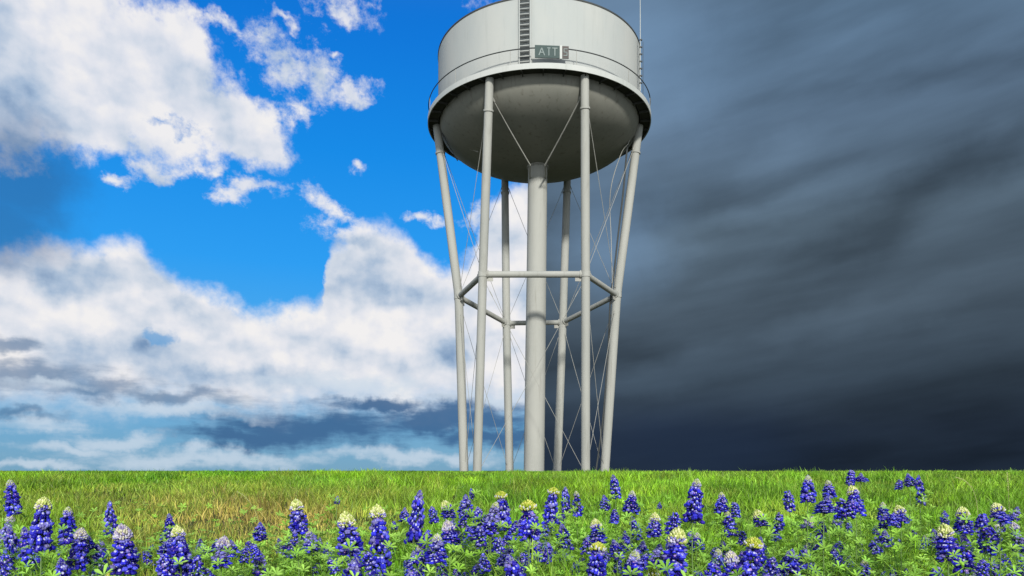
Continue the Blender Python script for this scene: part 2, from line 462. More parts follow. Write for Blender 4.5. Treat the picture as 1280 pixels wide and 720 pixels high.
def grass(name, label_seed, N, y0, y1, hfun, wbase, colfun, lean=.5, clump=.5, ypow=1.0):
    rg = np.random.default_rng(label_seed)
    u = rg.random(N)
    y = (y0**(1+ypow)+(y1**(1+ypow)-y0**(1+ypow))*u)**(1/(1+ypow))
    x = (rg.random(N)*2-1)*(y*.745+.35)
    # pull towards tufts
    cl = rg.random(N) < clump
    gx = np.round(x/.09)*.09 + .05*np.sin(np.round(y/.09)*12.9+np.round(x/.09)*78.2)
    gy = np.round(y/.09)*.09 + .05*np.sin(np.round(y/.09)*39.3+np.round(x/.09)*11.1)
    k = rg.random(N)*.75
    x = np.where(cl, x+(gx-x)*k, x); y = np.where(cl, y+(gy-y)*k, y)
    h = hfun(x, y, rg)
    az = rg.random(N)*2*np.pi
    ln = lean*h*(.15+.85*rg.random(N)**1.3)
    dx, dy = np.cos(az)*ln, np.sin(az)*ln
    # blade width faces a random way
    wa = rg.random(N)*np.pi
    w = wbase*(.55+.9*rg.random(N))*np.clip(y/4.5, .8, 1.9)
    wx, wy = np.cos(wa)*w/2, np.sin(wa)*w/2
    z = gz(x, y)-.01
    T = np.array([0, .42, .78, 1.0]); W = np.array([1, .85, .5, .06])
    V = np.empty((N, 8, 3)); 
    drop = .25*rg.random(N)
    for i, (t, ww) in enumerate(zip(T, W)):
        cx = x+dx*t*t; cy = y+dy*t*t; cz = z+h*(t-drop*t*t*t)
        V[:, 2*i] = np.stack([cx-wx*ww, cy-wy*ww, cz], -1)
        V[:, 2*i+1] = np.stack([cx+wx*ww, cy+wy*ww, cz], -1)
    c = colfun(x, y, rg)
    Cc = np.ones((N, 8, 4)); 
    g = np.array([.62, .62, .9, .9, 1.05, 1.05, 1.2, 1.2])
    Cc[:, :, :3] = c[:, None, :]
    tipw = np.array([0, 0, 0, 0, .1, .1, .3, .3])[None, :, None]*rg.random(N)[:, None, None]
    Cc[:, :, :3] = Cc[:, :, :3]*(1-tipw)+np.array([.30, .28, .10])*tipw      # drying tips
    base = (np.arange(N)*8)[:, None, None]
    q = np.array([[0, 1, 3, 2], [2, 3, 5, 4], [4, 5, 7, 6]])[None]
    Fq = (base+q).reshape(-1, 4)
    me = bpy.data.meshes.new(name)
    me.vertices.add(N*8); me.vertices.foreach_set('co', V.astype(np.float32).ravel())
    me.loops.add(Fq.size); me.loops.foreach_set('vertex_index', Fq.astype(np.int32).ravel())
    me.polygons.add(len(Fq)); me.polygons.foreach_set('loop_start', (np.arange(len(Fq))*4).astype(np.int32))
    me.polygons.foreach_set('use_smooth', np.ones(len(Fq), dtype=bool))
    me.update(calc_edges=True)
    ca = me.color_attributes.new('tint', 'FLOAT_COLOR', 'POINT')
    ca.data.foreach_set('color', Cc.astype(np.float32).ravel())
    me.materials.append(M_grass)
    o = link(name, me)
    o['kind'] = 'stuff'
    return o

def px_of(x, y): return 640+x/y*F
def hf(x, y, rg):
    n = vnoise(x, y, 2.2, 3)
    h = (.045+.095*n)*(.5+.9*rg.random(len(x)))*(.7+.6*vnoise(x, y, 8, 21))
    near = np.clip((3.4-y)/1.6, 0, 1)
    h = h*(1+.9*near)
    return h*np.clip((YC+1.2-y)/3.0, .20, 1)
def cf(x, y, rg):
    px = px_of(x, y); N = len(x)
    A = srgb([136,182,28]); B = srgb([100,164,30]); D = srgb([160,204,70]); E = srgb([194,170,92]); G = srgb([74,128,34])
    gain = 1.05
    n = vnoise(x, y, 1.6, 1); n2 = vnoise(x, y, 5, 2); r = rg.random(N)
    c = A[None]*(1-n[:, None])+B[None]*n[:, None]
    k = np.clip((px-560)/300, 0, 1)*.55*r
    c = c*(1-k[:, None])+D[None]*k[:, None]
    # straw coloured patch on the left of the meadow and weaker ones elsewhere
    patch = np.exp(-((px-330)/130)**2)*np.exp(-((y-4.3)/1.0)**2)*1.0 + np.exp(-((px-150)/50)**2)*np.exp(-((y-3.2)/1.0)**2)*.5+ np.exp(-((px-250)/300)**2)*np.exp(-((y-5.8)/1.5)**2)*.42
    patch += .30*np.clip((n2-.55)*3, 0, 1)
    k = np.clip(patch*.95*(.5+.9*rg.random(N)), 0, .95)
    c = c*(1-k[:, None])+E[None]*k[:, None]
    k = np.clip((vnoise(x, y, 3.1, 7)-.55)*2.6, 0, .8)*rg.random(N)
    c = c*(1-k[:, None])+G[None]*k[:, None]
    br = (.45+1.0*rg.random(N)**1.3)*(.62+.76*vnoise(x, y*.7, 6.5, 12))*(.80+.40*vnoise(x, y*.45, 2.0, 15))
    return c*gain*br[:, None]
g1 = grass('meadow_grass', 1, 230000, 1.0, 12.5, hf, .0052, cf, .75, .5, .75)
g1['label'] = 'fine green meadow grass covering the rise up to the skyline'; g1['category'] = 'grass'

# ------------------------------------------------------------------ low leafy ground cover (stuff)
def leaflet(mb, o, d, up, L, W, col):
    """one obovate leaflet, folded a little along its midrib"""
    s = d.cross(up).normalized()
    q = [o, o+d*L*.35+s*W*.32+up*W*.12, o+d*L*.75+s*W*.5+up*W*.16, o+d*L, o+d*L*.75-s*W*.5+up*W*.16, o+d*L*.35-s*W*.32+up*W*.12, o+d*L*.5-up*W*.05]
    mb.add(q, [(0,1,6),(1,2,6),(2,3,6),(3,4,6),(4,5,6),(5,0,6)], [col]*7)
def palmate(mb, o, nrm, size, rr, col, n=None):
    nrm = nrm.normalized(); a = nrm.orthogonal().normalized(); b = nrm.cross(a)
    n = n or rr.choice((5, 6, 7)); ph = rr.random()*6.28
    for i in range(n):
        w = ph+2*math.pi*i/n
        d = (a*math.cos(w)+b*math.sin(w)+nrm*rr.uniform(.15, .5)).normalized()
        f = rr.uniform(.85, 1.15)
        leaflet(mb, o, d, (nrm-d*nrm.dot(d)).normalized(), size*rr.uniform(.85, 1.1), size*.34, (col[0]*f, col[1]*f, col[2]*f, 1))
def leafcol(rr, px=None):
    a = rr.random()
    A = srgb([134,190,48]); B = srgb([104,162,50]); D = srgb([176,206,104])
    c = A*(1-a)+B*a
    k = .15+.35*rr.random()
    c = c*(1-k)+D*k
    c = c*1.08*rr.uniform(.7, 1.2)
    return (float(c[0]), float(c[1]), float(c[2]), 1)
def ground_cover():
    rr = random.Random(5); mb = MB()
    for i in range(5200):
        y = 1.15+2.9*rr.random()**1.1; x = rr.uniform(-1, 1)*(y*.74+.2)
        n = float(vnoise(np.array([x]), np.array([y]), 2.6, 9)[0])
        if n < .38+.18*(y-2.2): continue
        z = float(gz(x, y)); h = rr.uniform(.03, .17)*(.6+n*.6)
        nr = Vector((rr.uniform(-.6, .6), rr.uniform(-.9, .3), 1))
        palmate(mb, Vector((x, y, z+h)), nr, rr.uniform(.016, .027), rr, leafcol(rr))
    o = mb.build('leafy_ground_cover', M_leafy)
    o['label'] = 'low palmate lupin leaves filling the ground between the blue flowers'; o['category'] = 'ground cover'; o['kind'] = 'stuff'
ground_cover()

# ------------------------------------------------------------------ bluebonnets
def frame(d):
    d = d.normalized(); s = d.orthogonal().normalized(); 
    return d, s, d.cross(s)
BLUES = [srgb([36,32,178]), srgb([58,58,224]), srgb([26,22,138]), srgb([96,98,232]), srgb([56,40,170])]
def floret(mb, base, out, rr, size, kind, hgt):
    """pea flower: raised banner with a white eye in front of two puffed wings"""
    up = Vector((0, 0, 1)); out = out.normalized(); side = up.cross(out).normalized()
    b = BLUES[rr.randrange(len(BLUES))]*rr.uniform(.75, 1.15)
    if kind == 'pale': b = b*.5+srgb([170,165,215])*.5
    bc = (float(b[0]), float(b[1]), float(b[2]), 1)
    c = base+out*size*.9
    M = Matrix((side, out, up)).transposed()
    tilt = Matrix.Rotation(rr.uniform(-.3, .5), 3, 'X')
    mb.cur = bc
    for s_ in (-1, 1):
        mb.ball(c+side*s_*size*.22-up*size*.15, size*.34, size*.62, size*.46, 6, 4, M @ tilt)
    # banner: fan bent backwards
    cc = c+up*size*.25-out*size*.05
    vs = [cc]; n = 6
    nrm = (out*.75+up*.45).normalized(); v_up = (up*.85-out*.5).normalized()
    for i in range(n+1):
        w = math.pi*i/n
        fold = abs(math.cos(w))
        vs.append(cc + side*math.cos(w)*size*.62 + v_up*math.sin(w)*size*.78 - out*fold*size*.22)
    cols = [bc]+[bc]*(n+1)
    mb.add(vs, [(0, i+1, i+2) for i in range(n)], cols)
    # white eye on the banner, real raised patch
    if rr.random() < .85:
        wv = srgb([205,206,238]) if rr.random() < .8 else srgb([190,150,215])
        wc = (float(wv[0]), float(wv[1]), float(wv[2]), 1)
        c2 = cc+nrm*size*.09+v_up*size*.30
        vs = [c2+nrm*size*.05]
        for i in range(6):
            w = 2*math.pi*i/6
            vs.append(c2+side*math.cos(w)*size*.27+v_up*math.sin(w)*size*.36)
        mb.add(vs, [(0, i+1, (i+1) % 6+1) for i in range(6)], [wc]*7)
def spike_mesh(seed, dens=1.0, pale=False, ragged=0.0):
    """unit spike: radius about .027, length .10, base at z=0"""
    rr = random.Random(seed); mb = MB()
    N = int(96*dens)
    for j in range(N):
        t = j/(N-1)
        if rr.random() < ragged*(1-t*.5): continue
        t = min(1, max(0, t+rr.uniform(-.05, .05))); z = .003+t*.092
        rad = .0195*(1-.10*t-.42*max(0, t-.62)/.38)*rr.uniform(.80, 1.12)
        if t < .12: rad *= rr.uniform(.6, 1.1)
        w = j*2.39996+rr.uniform(-.35, .35)
        o = Vector((math.cos(w), math.sin(w), rr.uniform(-.45, .45)))
        sz = .0092*(1-.25*t)*rr.uniform(.75, 1.25)
        base = Vector((math.cos(w)*(rad-.008), math.sin(w)*(rad-.008), z))
        kd = 'pale' if (pale and t > .4) or (t > .85 and rr.random() < .5) or rr.random() < .12 else 'blue'
        floret(mb, base, o, rr, sz, kd, t)
        mb.cur = (.16, .22, .08, 1)
        mb.tube([(0, 0, base.z-.003), tuple(base), tuple(base+o.normalized()*sz*.6)], [.0007, .0007, .001], 3, False)
    mb.cur = (.13, .19, .06, 1)
    mb.tube([(0, 0, 0), (0, 0, .03), (0, 0, .06), (0, 0, .1)], .0016, 5)
    bx, by = rr.uniform(-1, 1)*.9, rr.uniform(-1, 1)*.9
    mb.v = [(x+bx*z*z, y+by*z*z, z) for x, y, z in mb.v]
    me = mb.mesh('flower_spike', M_petal, True); me['bend'] = (bx, by)
    return me
def tip_mesh(seed, kind):
    """bud cap, base at z=0, about .03 tall"""
    rr = random.Random(seed); mb = MB()
    R = {'C': .0150, 'c': .0095, 'n': .0075, 'Y': .0150, 'L': .0145}[kind]
    H = {'C': .030, 'c': .021, 'n': .018, 'Y': .021, 'L': .030}[kind]
    pal = {'C': [(236,240,168), (218,228,142), (244,244,196), (196,210,116)], 'c': [(205,215,150), (226,230,190), (170,188,120), (196,196,226)],
           'n': [(92,84,205), (150,150,215), (64,52,180), (176,186,170)], 'Y': [(208,214,84), (186,202,66), (226,226,120), (166,190,60)],
           'L': [(222,222,190), (200,190,214), (232,228,206), (178,168,206)]}[kind]
    nrow = 9
    for r in range(nrow):
        t = r/(nrow-1); n = max(2, int(round(15*math.sqrt(max(0.02, 1-t*t)))))
        rad = R*(1-t**1.7)**.72*.94
        for i in range(n):
            w = 2*math.pi*(i+.5*(r % 2))/n+rr.uniform(-.2, .2)
            c = srgb(pal[rr.randrange(len(pal))])*rr.uniform(.78, 1.02)
            if t < .3 and kind in 'CcL' and rr.random() < .6: c = srgb(rr.choice([(226,224,240), (150,146,214), (206,196,226), (84,78,200)]))
            mb.cur = (float(c[0]), float(c[1]), float(c[2]), 1)
            d = Vector((math.cos(w)*(1-t*.7), math.sin(w)*(1-t*.7), .6+1.2*t)).normalized()
            _, a, b = frame(d); M = Matrix((a, b, d)).transposed()
            q = Vector((math.cos(w)*rad, math.sin(w)*rad, -H*.10+H*.95*t+rr.uniform(-.04, .04)*H))
            mb.ball(q, R*.155, R*.155, R*.30, 5, 4, M)
    mb.ball((0, 0, H*.30), R*.66, R*.66, H*.42, 8, 6)
    if kind in 'YL':          # white petals ring the cap
        for i in range(13):
            w = 2*math.pi*i/13+rr.uniform(-.15, .15); o = Vector((math.cos(w), math.sin(w), 0))
            c = srgb([225,225,240])*.85; mb.cur = (float(c[0]), float(c[1]), float(c[2]), 1)
            d = (o*.35+Vector((0, 0, 1))).normalized(); _, a, b = frame(d); M = Matrix((a, b, d)).transposed()
            mb.ball(o*R*.98+Vector((0, 0, H*.02+rr.uniform(-.003, .003))), R*.14, R*.17, R*.42, 5, 4, M)
    return mb.mesh('bud_tip', M_petal, True)
def stem_mesh():
    mb = MB(); mb.cur = (.12, .20, .06, 1)
    mb.tube([(0, 0, -.03), (.002, .001, .3), (-.002, 0, .7), (0, 0, 1.0)], [.0020, .0018, .0016, .0015], 6)
    return mb.mesh('stem', M_stem)
def foliage_mesh(seed):
    """leaves on stalks round the stem, unit plant height 1 in z but true leaf sizes"""
    rr = random.Random(seed); mb = MB()
    for i in range(22):
        t = .12+.86*i/22; w = i*2.4+rr.uniform(-.4, .4); L = rr.uniform(.035, .075)*(1.15-.5*t)
        z0 = t*.27; o = Vector((math.cos(w), math.sin(w), 0))
        e = o*L+Vector((0, 0, z0+L*.55))
        c = leafcol(rr); mb.cur = (c[0]*.9, c[1]*.9, c[2]*.9, 1)
        mb.tube([(0, 0, z0), tuple(o*L*.5+Vector((0, 0, z0+L*.18))), tuple(e)], [.0009]*3, 4, False)
        palmate(mb, e, Vector((o.x*.5, o.y*.5, 1)), rr.uniform(.017, .027), rr, c)
    return mb.mesh('foliage', M_leafy, True)
STEM = stem_mesh()
def shoot_mesh(k):
    mb = MB(); mb.cur = (.12, .20, .06, 1)
    mb.tube([(0, 0, .35), (.35, .003*k, .55), (.8, 0, .78), (1, 0, 1)], [.0016]*4, 5, False)
    v = []
    return mb.mesh('side_stem', M_stem)
SHOOT = [shoot_mesh(k) for k in range(3)]
SPK = {'full': [spike_mesh(i, 1.1) for i in range(7)], 'loose': [spike_mesh(20+i, 1.0, False, .42) for i in range(6)], 'pale': [spike_mesh(40+i, .95, True, .25) for i in range(4)]}
TIP = {k: [tip_mesh(60+i, k) for i in range(5)] for k in 'CcnYL'}
FOL = [foliage_mesh(80+i) for i in range(6)]

# x, y of the top, spike width, y of the spike's foot (photo pixels), tip kind, spike kind, what sets it apart
B = [
(17,597,22,644,'c','full','tall bluebonnet with pale grey-green tip, highest flower at the left edge'),
(52,617,30,690,'C','full','stout bluebonnet with a rounded cream cap, second tall one from the left edge'),
(85,631,25,680,'c','full','small speckled-tip bluebonnet just right of the stout cream-capped one near the left edge'),
(97,655,26,712,'L','full','low bluebonnet with a whitish lilac crown, below the speckled one near the left edge'),
(139,624,18,670,'n','loose','slim capless bluebonnet rising behind the broad cream and lilac crown on the left'),
(156,650,36,716,'L','full','very broad bluebonnet with cream and lilac dome before the slim capless one at left'),
(3,640,18,692,'L','pale','washed-out lilac bluebonnet cut off by the left edge of the photo'),
(17,656,22,700,'n','full','dark capless bluebonnet low beside the left edge, under the tallest one there'),
(40,655,26,706,'n','full','dark bluebonnet tucked under the stout cream-capped one near the left edge'),
(80,694,30,760,'n','full','wide bluebonnet cut by the bottom edge below the whitish lilac crown on the left'),
(122,674,24,722,'n','full','deep blue bluebonnet pressed against the left side of the broad cream and lilac dome'),
(4,703,18,760,'n','full','bluebonnet in the bottom left corner of the photo'),
(146,709,24,770,'Y','full','bluebonnet showing a yellow-green cap below the broad cream and lilac dome'),
(22,706,12,750,'c','pale','small pale bluebonnet at the bottom edge, next to the one in the left corner'),
(111,668,14,700,'L','pale','thin pale bluebonnet in the gap left of the broad cream and lilac dome'),
(213,640,17,672,'n','loose','slim capless bluebonnet leaning behind the cream-capped one left of the straw patch'),
(227,653,28,712,'C','full','bluebonnet with a tall knobbly cream cap, left of the straw-coloured grass patch'),
(277,667,28,710,'L','pale','lilac-topped bluebonnet alone in front of the straw-coloured grass patch'),
(236,694,28,760,'Y','full','yellowish cap and blue flowers at the bottom edge, below the tall knobbly cream cap'),
(207,684,15,722,'n','loose','speckled thin bluebonnet at the lower left foot of the tall knobbly cream cap'),
(205,662,14,680,'n','loose','tiny blue tuft left of the tall knobbly cream cap'),
(250,672,15,700,'n','full','small blue tuft right of the tall knobbly cream cap'),
(326,684,22,724,'n','pale','faded purple bluebonnet at the bottom, at the foot of the straw-coloured patch'),
(374,620,27,668,'C','full','bluebonnet with a square cream cap standing over the straw-coloured patch'),
(381,660,17,702,'n','loose','loose bluebonnet directly beneath the square cream cap'),
(362,668,20,697,'n','full','small round bluebonnet low on the left of the square cream-capped one'),
(439,634,36,692,'C','full','wide bluebonnet with flat cream dome, first of the pair left of the tallest capless spike'),
(436,691,36,760,'n','full','wide bluebonnet at the bottom edge under the flat cream dome'),
(412,676,19,700,'n','full','small bluebonnet at the lower left of the flat cream dome'),
(421,619,9,630,'n','pale','tiny lone lavender flower head in the far grass left of centre'),
(477,626,33,708,'C','full','long cream-capped bluebonnet between the flat cream dome and the tallest capless spike'),
(385,701,11,730,'n','loose','tiny blue flower at the bottom edge beneath the square cream-capped one'),
(517,609,24,680,'n','full','tallest capless bluebonnet spike left of the tower legs'),
(545,664,32,704,'c','full','broad bluebonnet at the lower right foot of the tallest capless spike'),
(520,686,26,724,'n','full','bluebonnet at the bottom below the tallest capless spike left of the tower'),
(562,622,22,648,'C','full','short bluebonnet with a pale green cap under the left outer tower leg'),
(582,616,23,647,'n','full','bluebonnet close behind the short pale green cap under the left tower legs'),
(590,609,8,624,'n','loose','single small blue bud poking above its neighbours under the left front tower leg'),
(563,647,27,678,'L','full','bluebonnet with a frosted top in the second row under the left outer tower leg'),
(600,631,23,668,'n','full','dark bluebonnet under the left front tower leg, before the white-flecked one'),
(614,624,24,666,'c','pale','white-flecked bluebonnet between the left front tower leg and the rear left leg'),
(631,611,22,664,'Y','full','bluebonnet with a yellow-green round cap under the rear left tower leg'),
(604,672,20,693,'n','pale','faded little bluebonnet low under the left front tower leg'),
(622,676,12,694,'n','loose','thin low blue sprig under the rear left tower leg'),
(597,700,24,724,'n','full','small bluebonnet at the bottom edge under the left front tower leg'),
(563,700,13,724,'n','pale','dull violet tuft at the bottom edge under the left outer tower leg'),
(640,686,18,730,'n','full','dark bluebonnet low, left neighbour of the big cluster under the riser pipe'),
(688,607,21,656,'Y','full','bluebonnet with a small yellow cap just right of the riser pipe foot'),
(662,622,30,674,'Y','full','wide bluebonnet with a yellow side cap directly below the riser pipe'),
(682,674,20,694,'n','full','short blue spur right above the big cluster at the bottom below the riser pipe'),
(663,670,22,712,'L','full','white-tipped bluebonnet standing out of the big bottom cluster below the riser pipe'),
(650,688,36,760,'n','full','biggest blue cluster at the bottom edge below the riser pipe'),
(708,607,15,640,'n','loose','slight bluebonnet under the rear right tower leg, left half of a ragged pair'),
(722,612,16,646,'c','loose','slight bluebonnet under the front right tower leg, right half of a ragged pair'),
(770,591,17,622,'n','loose','bluebonnet touching the skyline just right of the tower foot'),
(757,617,17,638,'n','loose','small bluebonnet close below the one touching the skyline right of the tower'),
(789,611,22,642,'c','full','bluebonnet with a small cream tip, first right of the tower foot'),
(796,643,18,674,'n','loose','thin bluebonnet straight below the small cream tip right of the tower foot'),
(749,645,24,680,'C','full','bluebonnet with a ragged cream tip, below the tower right leg'),
(745,675,30,740,'Y','full','bluebonnet with big yellow cap ringed in white, low below the tower right leg'),
(788,684,34,740,'c','full','wide dark bluebonnet right of the yellow cap ringed in white'),
(767,675,14,698,'n','loose','bluish sprig between the yellow cap ringed in white and the wide dark one'),
(866,595,28,653,'c','full','largest upright bluebonnet near the skyline, in front of the storm cloud'),
(903,613,20,642,'c','full','bluebonnet with a pale tip, right of the largest upright one'),
(914,636,21,670,'c','loose','loose bluebonnet directly under the pale-tipped one right of the largest'),
(818,638,22,672,'C','full','leaning bluebonnet with a yellowish cap behind the broad cream-capped one'),
(824,627,8,636,'n','loose','tiny blue bud just left of the largest upright bluebonnet'),
(842,654,40,720,'C','full','broad dark bluebonnet with a cream cap in the lower middle of the right half'),
(861,659,19,690,'n','full','blue shoulder spike on the right of the broad dark cream-capped one'),
(934,667,32,730,'Y','full','bluebonnet with a bright yellow dome at the lower middle right'),
(917,685,30,740,'L','full','bluebonnet with white-edged top, left neighbour of the bright yellow dome'),
(951,634,22,658,'C','full','small bluebonnet with a round cream cap, above the bright yellow dome'),
(815,707,26,770,'Y','full','yellow dome cut by the bottom edge below the broad dark cream-capped one'),
(956,675,14,700,'n','full','small blue spur right of the bright yellow dome'),
(1010,592,22,628,'c','full','bluebonnet with a pointed whitish tip touching the skyline under the storm'),
(1037,598,20,622,'c','full','bluebonnet beside the pointed whitish tip, right one of the skyline pair'),
(1030,617,27,642,'n','full','wide bluebonnet filling the space below the skyline pair under the storm'),
(1076,590,18,602,'n','full','dark flower head cut short right at the skyline'),
(1071,603,24,646,'C','full','bluebonnet with a pale yellow-green cap below the dark skyline head'),
(1104,626,18,650,'c','full','small bluebonnet right of the pale yellow-green cap under the storm'),
(1008,642,22,660,'L','pale','pale faded bluebonnet below the skyline pair'),
(987,684,28,716,'n','full','round blue bluebonnet low, by a white-streaked thin one'),
(1012,677,15,708,'L','pale','thin white-streaked bluebonnet beside the low round blue one'),
(1019,702,22,740,'n','full','bluebonnet at the bottom edge below the thin white-streaked one'),
(1076,705,22,770,'Y','full','yellow cap with a pinkish middle at the bottom edge'),
(1078,675,14,694,'n','loose','small dark bluebonnet above the yellow cap with a pinkish middle'),
(1045,640,15,660,'c','pale','greenish bud head below the wide one in the right-hand meadow'),
(1037,670,12,686,'n','loose','little blue sprig in the leaves halfway down the right-hand meadow'),
(1053,682,13,704,'L','pale','greyish fading flower left of the small dark bluebonnet'),
(1138,590,17,608,'n','loose','bluebonnet at the skyline, left one of the far right pair'),
(1151,592,13,630,'n','loose','long thin bluebonnet at the skyline, right one of the far right pair'),
(1127,629,24,652,'C','full','bluebonnet with a flat green-yellow cap below the far right skyline pair'),
(1181,637,13,655,'n','full','small dark flower left of the crowded bunch at the right'),
(1205,630,26,668,'C','full','bluebonnet with a wide yellow-green cap at the top of the crowded right bunch'),
(1186,650,32,700,'C','full','bluebonnet with a small yellow crown in the middle of the crowded right bunch'),
(1205,664,28,716,'n','full','dark bluebonnet in the crowded right bunch, under its wide cap'),
(1221,672,15,694,'n','full','short dark spike on the right of the crowded bunch'),
(1251,625,26,654,'C','full','bluebonnet with a cream cap near the right edge of the photo'),
(1239,648,28,692,'n','full','bluebonnet straight below the cream cap near the right edge'),
(1266,631,15,652,'n','pale','pale violet bluebonnet at the right edge, beside the cream cap'),
(1271,684,17,712,'n','full','small dark bluebonnet low at the right edge'),
(1237,693,23,726,'n','full','bluebonnet at the bottom between the crowded bunch and the right edge'),
(1168,699,11,716,'n','full','tiny blue head at the bottom left of the crowded right bunch'),
(1143,661,13,672,'n','full','tiny dark blue head left of the crowded right bunch'),
(1210,702,20,726,'n','full','dark head at the bottom edge under the crowded right bunch'),
(1123,671,9,684,'n','full','smallest blue dot of a flower under the flat green-yellow cap'),
(1274,650,18,690,'L','pale','pinkish cream seeding flower head at the right edge of the photo'),
(1272,707,22,760,'n','full','bluebonnet in the bottom right corner of the photo'),
(1096,655,12,668,'n','full','small dark head under the small bluebonnet right of the pale yellow-green cap'),
]
AREAS = [(-10, 175, 'small low bluebonnet half hidden among the tall spikes at the far left'),
         (185, 330, 'small low bluebonnet in front of the left part of the straw-coloured patch'),
         (345, 500, 'small low bluebonnet around the feet of the cream-capped trio left of the tower'),
         (505, 700, 'small filler bluebonnet in the dense blue crowd under the tower'),
         (705, 860, 'small low bluebonnet in the leaves under the right tower legs'),
         (865, 1000, 'small low bluebonnet around the bright yellow dome'),
         (1000, 1160, 'small scattered bluebonnet sprig in the leaves under the storm cloud'),
         (1160, 1285, 'small low bluebonnet crowding the bunch at the right edge')]
NF = [9, 5, 9, 22, 9, 7, 14, 12]
for (xa, xb, lab), nf in zip(AREAS, NF):
    for k in range(nf):
        yt = {3: rnd.uniform(628, 700)}.get(AREAS.index((xa, xb, lab)), rnd.uniform(650, 708))
        w = rnd.uniform(14, 25); B.append((xa+(xb-xa)*(k+rnd.random())/nf, yt, w, yt+w*rnd.uniform(.9, 1.7), rnd.choice('nnnc'), rnd.choice(('full', 'loose', 'loose', 'pale')), lab))
def plant(i, b):
    px, yt, w, yb, tk, sk, lab = b
    rr = random.Random(500+i)
    pw = max(w, 16)                                   # small heads are small, not farther off
    D_ = .058*F/pw*rr.uniform(.94, 1.06)
    D_ = min(max(D_, 1.3), 3.1)
    wr = w*1.10/F*D_                                       # real spike width
    top = P(px, yt, D_); gy = float(gz(top.x, D_))
    H = top.z-gy
    if H < .12: H = .12
    L = (yb-yt)/F*D_                                  # tip plus spike
    sr = wr/.058
    th = {'C': .030, 'c': .021, 'n': .018, 'Y': .021, 'L': .030}[tk]*sr*1.05*.86
    sl = max(L-th, .02)
    o = thing('bluebonnet', lab, 'wildflower', (top.x, D_, gy), 'bluebonnets flowering in the meadow', local=True)
    st = link('stem', STEM, o); 
    lean = Vector((rr.uniform(-.05, .05), rr.uniform(-.05, .05), 0))
    st.scale = (1, 1, max(H-sl*.6-th, .05))
    fo = link('foliage', FOL[rr.randrange(len(FOL))], o); fs = max(.55, min(1.25, (H-sl-th+.04)/.27))
    fo.scale = (1, 1, fs); fo.rotation_euler = (0, 0, rr.random()*6.28)
    me = SPK[sk][rr.randrange(len(SPK[sk]))]
    def head(nm, me, loc, sc_, tilt):
        sp = link(nm, me, o); sp.location = loc; sp.scale = sc_
        sp.rotation_euler = (rr.uniform(-tilt, tilt), rr.uniform(-tilt, tilt), rr.random()*6.28)
        m_ = sp.rotation_euler.to_matrix(); bx, by = me['bend']; zt = .096
        q = m_ @ Vector((bx*zt*zt*sc_[0], by*zt*zt*sc_[1], zt*sc_[2]))
        n_ = (m_ @ Vector((2*bx*zt*sc_[0]/sc_[2], 2*by*zt*sc_[1]/sc_[2], 1))).normalized()
        return Vector(loc)+q, n_
    top_, n_ = head('flower_spike', me, (0, 0, H-th-sl), (sr, sr, sl/.098), .13)
    cs = {'C': 1.0, 'L': 1.0, 'Y': 1.15, 'c': 1.05, 'n': 1.0}[tk]
    tp = link('bud_tip', TIP[tk][rr.randrange(len(TIP[tk]))], o)
    tp.location = top_; tp.scale = (sr*cs, sr*cs, sr*.8); tp.rotation_euler = n_.to_track_quat('Z', 'Y').to_euler()
    # shorter flower shoots beside the main spike
    if w >= 15:
        for k in range(rr.choice((0, 1, 1, 2))):
            sg = rr.choice((-1, 1)); off = rr.uniform(.55, 1.25)*.058*sr; s2 = sr*rr.uniform(.55, .8)
            z2 = max(.04, H-th-sl*rr.uniform(1.0, 1.5)-.01)
            me2 = SPK[rr.choice(('loose', 'full', 'loose'))]; me2 = me2[rr.randrange(len(me2))]
            head('side_spike', me2, (sg*off, rr.uniform(-.02, .02), z2), (s2, s2, s2*rr.uniform(.5, .8)), .3)
            mb_ = SHOOT[rr.randrange(3)]
            sh = link('side_stem', mb_, o); sh.location = (0, 0, 0); sh.scale = (sg*off, 1, z2+.01)
for i, b in enumerate(B): plant(i, b)

# ------------------------------------------------------------------ dry stalks
def stalk(label, pts, d, r=.0015, kind='dry_grass_stalk'):
    q = [P(x, y, d) for x, y in pts]
    g = Vector((q[-1].x, d, float(gz(q[-1].x, d))-.01))
    q = q + ([g] if q[-1].z > g.z+.02 else [])
    mb = MB(); mb.cur = (.34, .38, .14, 1)
    # smooth path
    P2 = []
    for i in range(len(q)-1):
        p0 = q[max(i-1, 0)]; p1 = q[i]; p2 = q[i+1]; p3 = q[min(i+2, len(q)-1)]
        for k in range(5):
            t = k/5
            P2.append(.5*((2*p1)+(p2-p0)*t+(2*p0-5*p1+4*p2-p3)*t*t+(3*p1-p0-3*p2+p3)*t**3))
    P2.append(q[-1])
    n = len(P2)
    o = thing(kind, label, 'grass stalk', tuple(P2[-1]))
    mb.tube(P2, [r*(.6+.6*i/n) for i in range(n)], 6)
    mb.build('stem', M_dry, o)
    hb = MB(); hb.cur = (.36, .38, .16, 1)
    for i in range(0, int(n*.35)+1):
        for s_ in (-1, 1):
            c = P2[i]; t = (P2[min(i+1, n-1)]-P2[max(i-1, 0)]).normalized(); _, a, b_ = frame((t*-1+Vector((s_*.6, .1, 0))).normalized())
            dd = (t*-1+Vector((s_*.6, .1, 0))).normalized()
            hb.ball(c+dd*.003, .0011, .0011, .006, 5, 4, Matrix((a, b_, dd)).transposed())
    hb.build('seed_head', M_dry, o)
stalk('pale dry grass stalk bending over the straw-coloured patch on the left', [(297,615),(305,620),(313,629),(320,641),(324,656)], 4.2)
stalk('long arching dry stalk below the skyline at the right', [(1196,597),(1206,601),(1216,612),(1221,630),(1223,655)], 3.6)
stalk('thin upright dry stalk near the right edge below the skyline', [(1259,592),(1260,606),(1261,624),(1262,650)], 3.6, .0011)

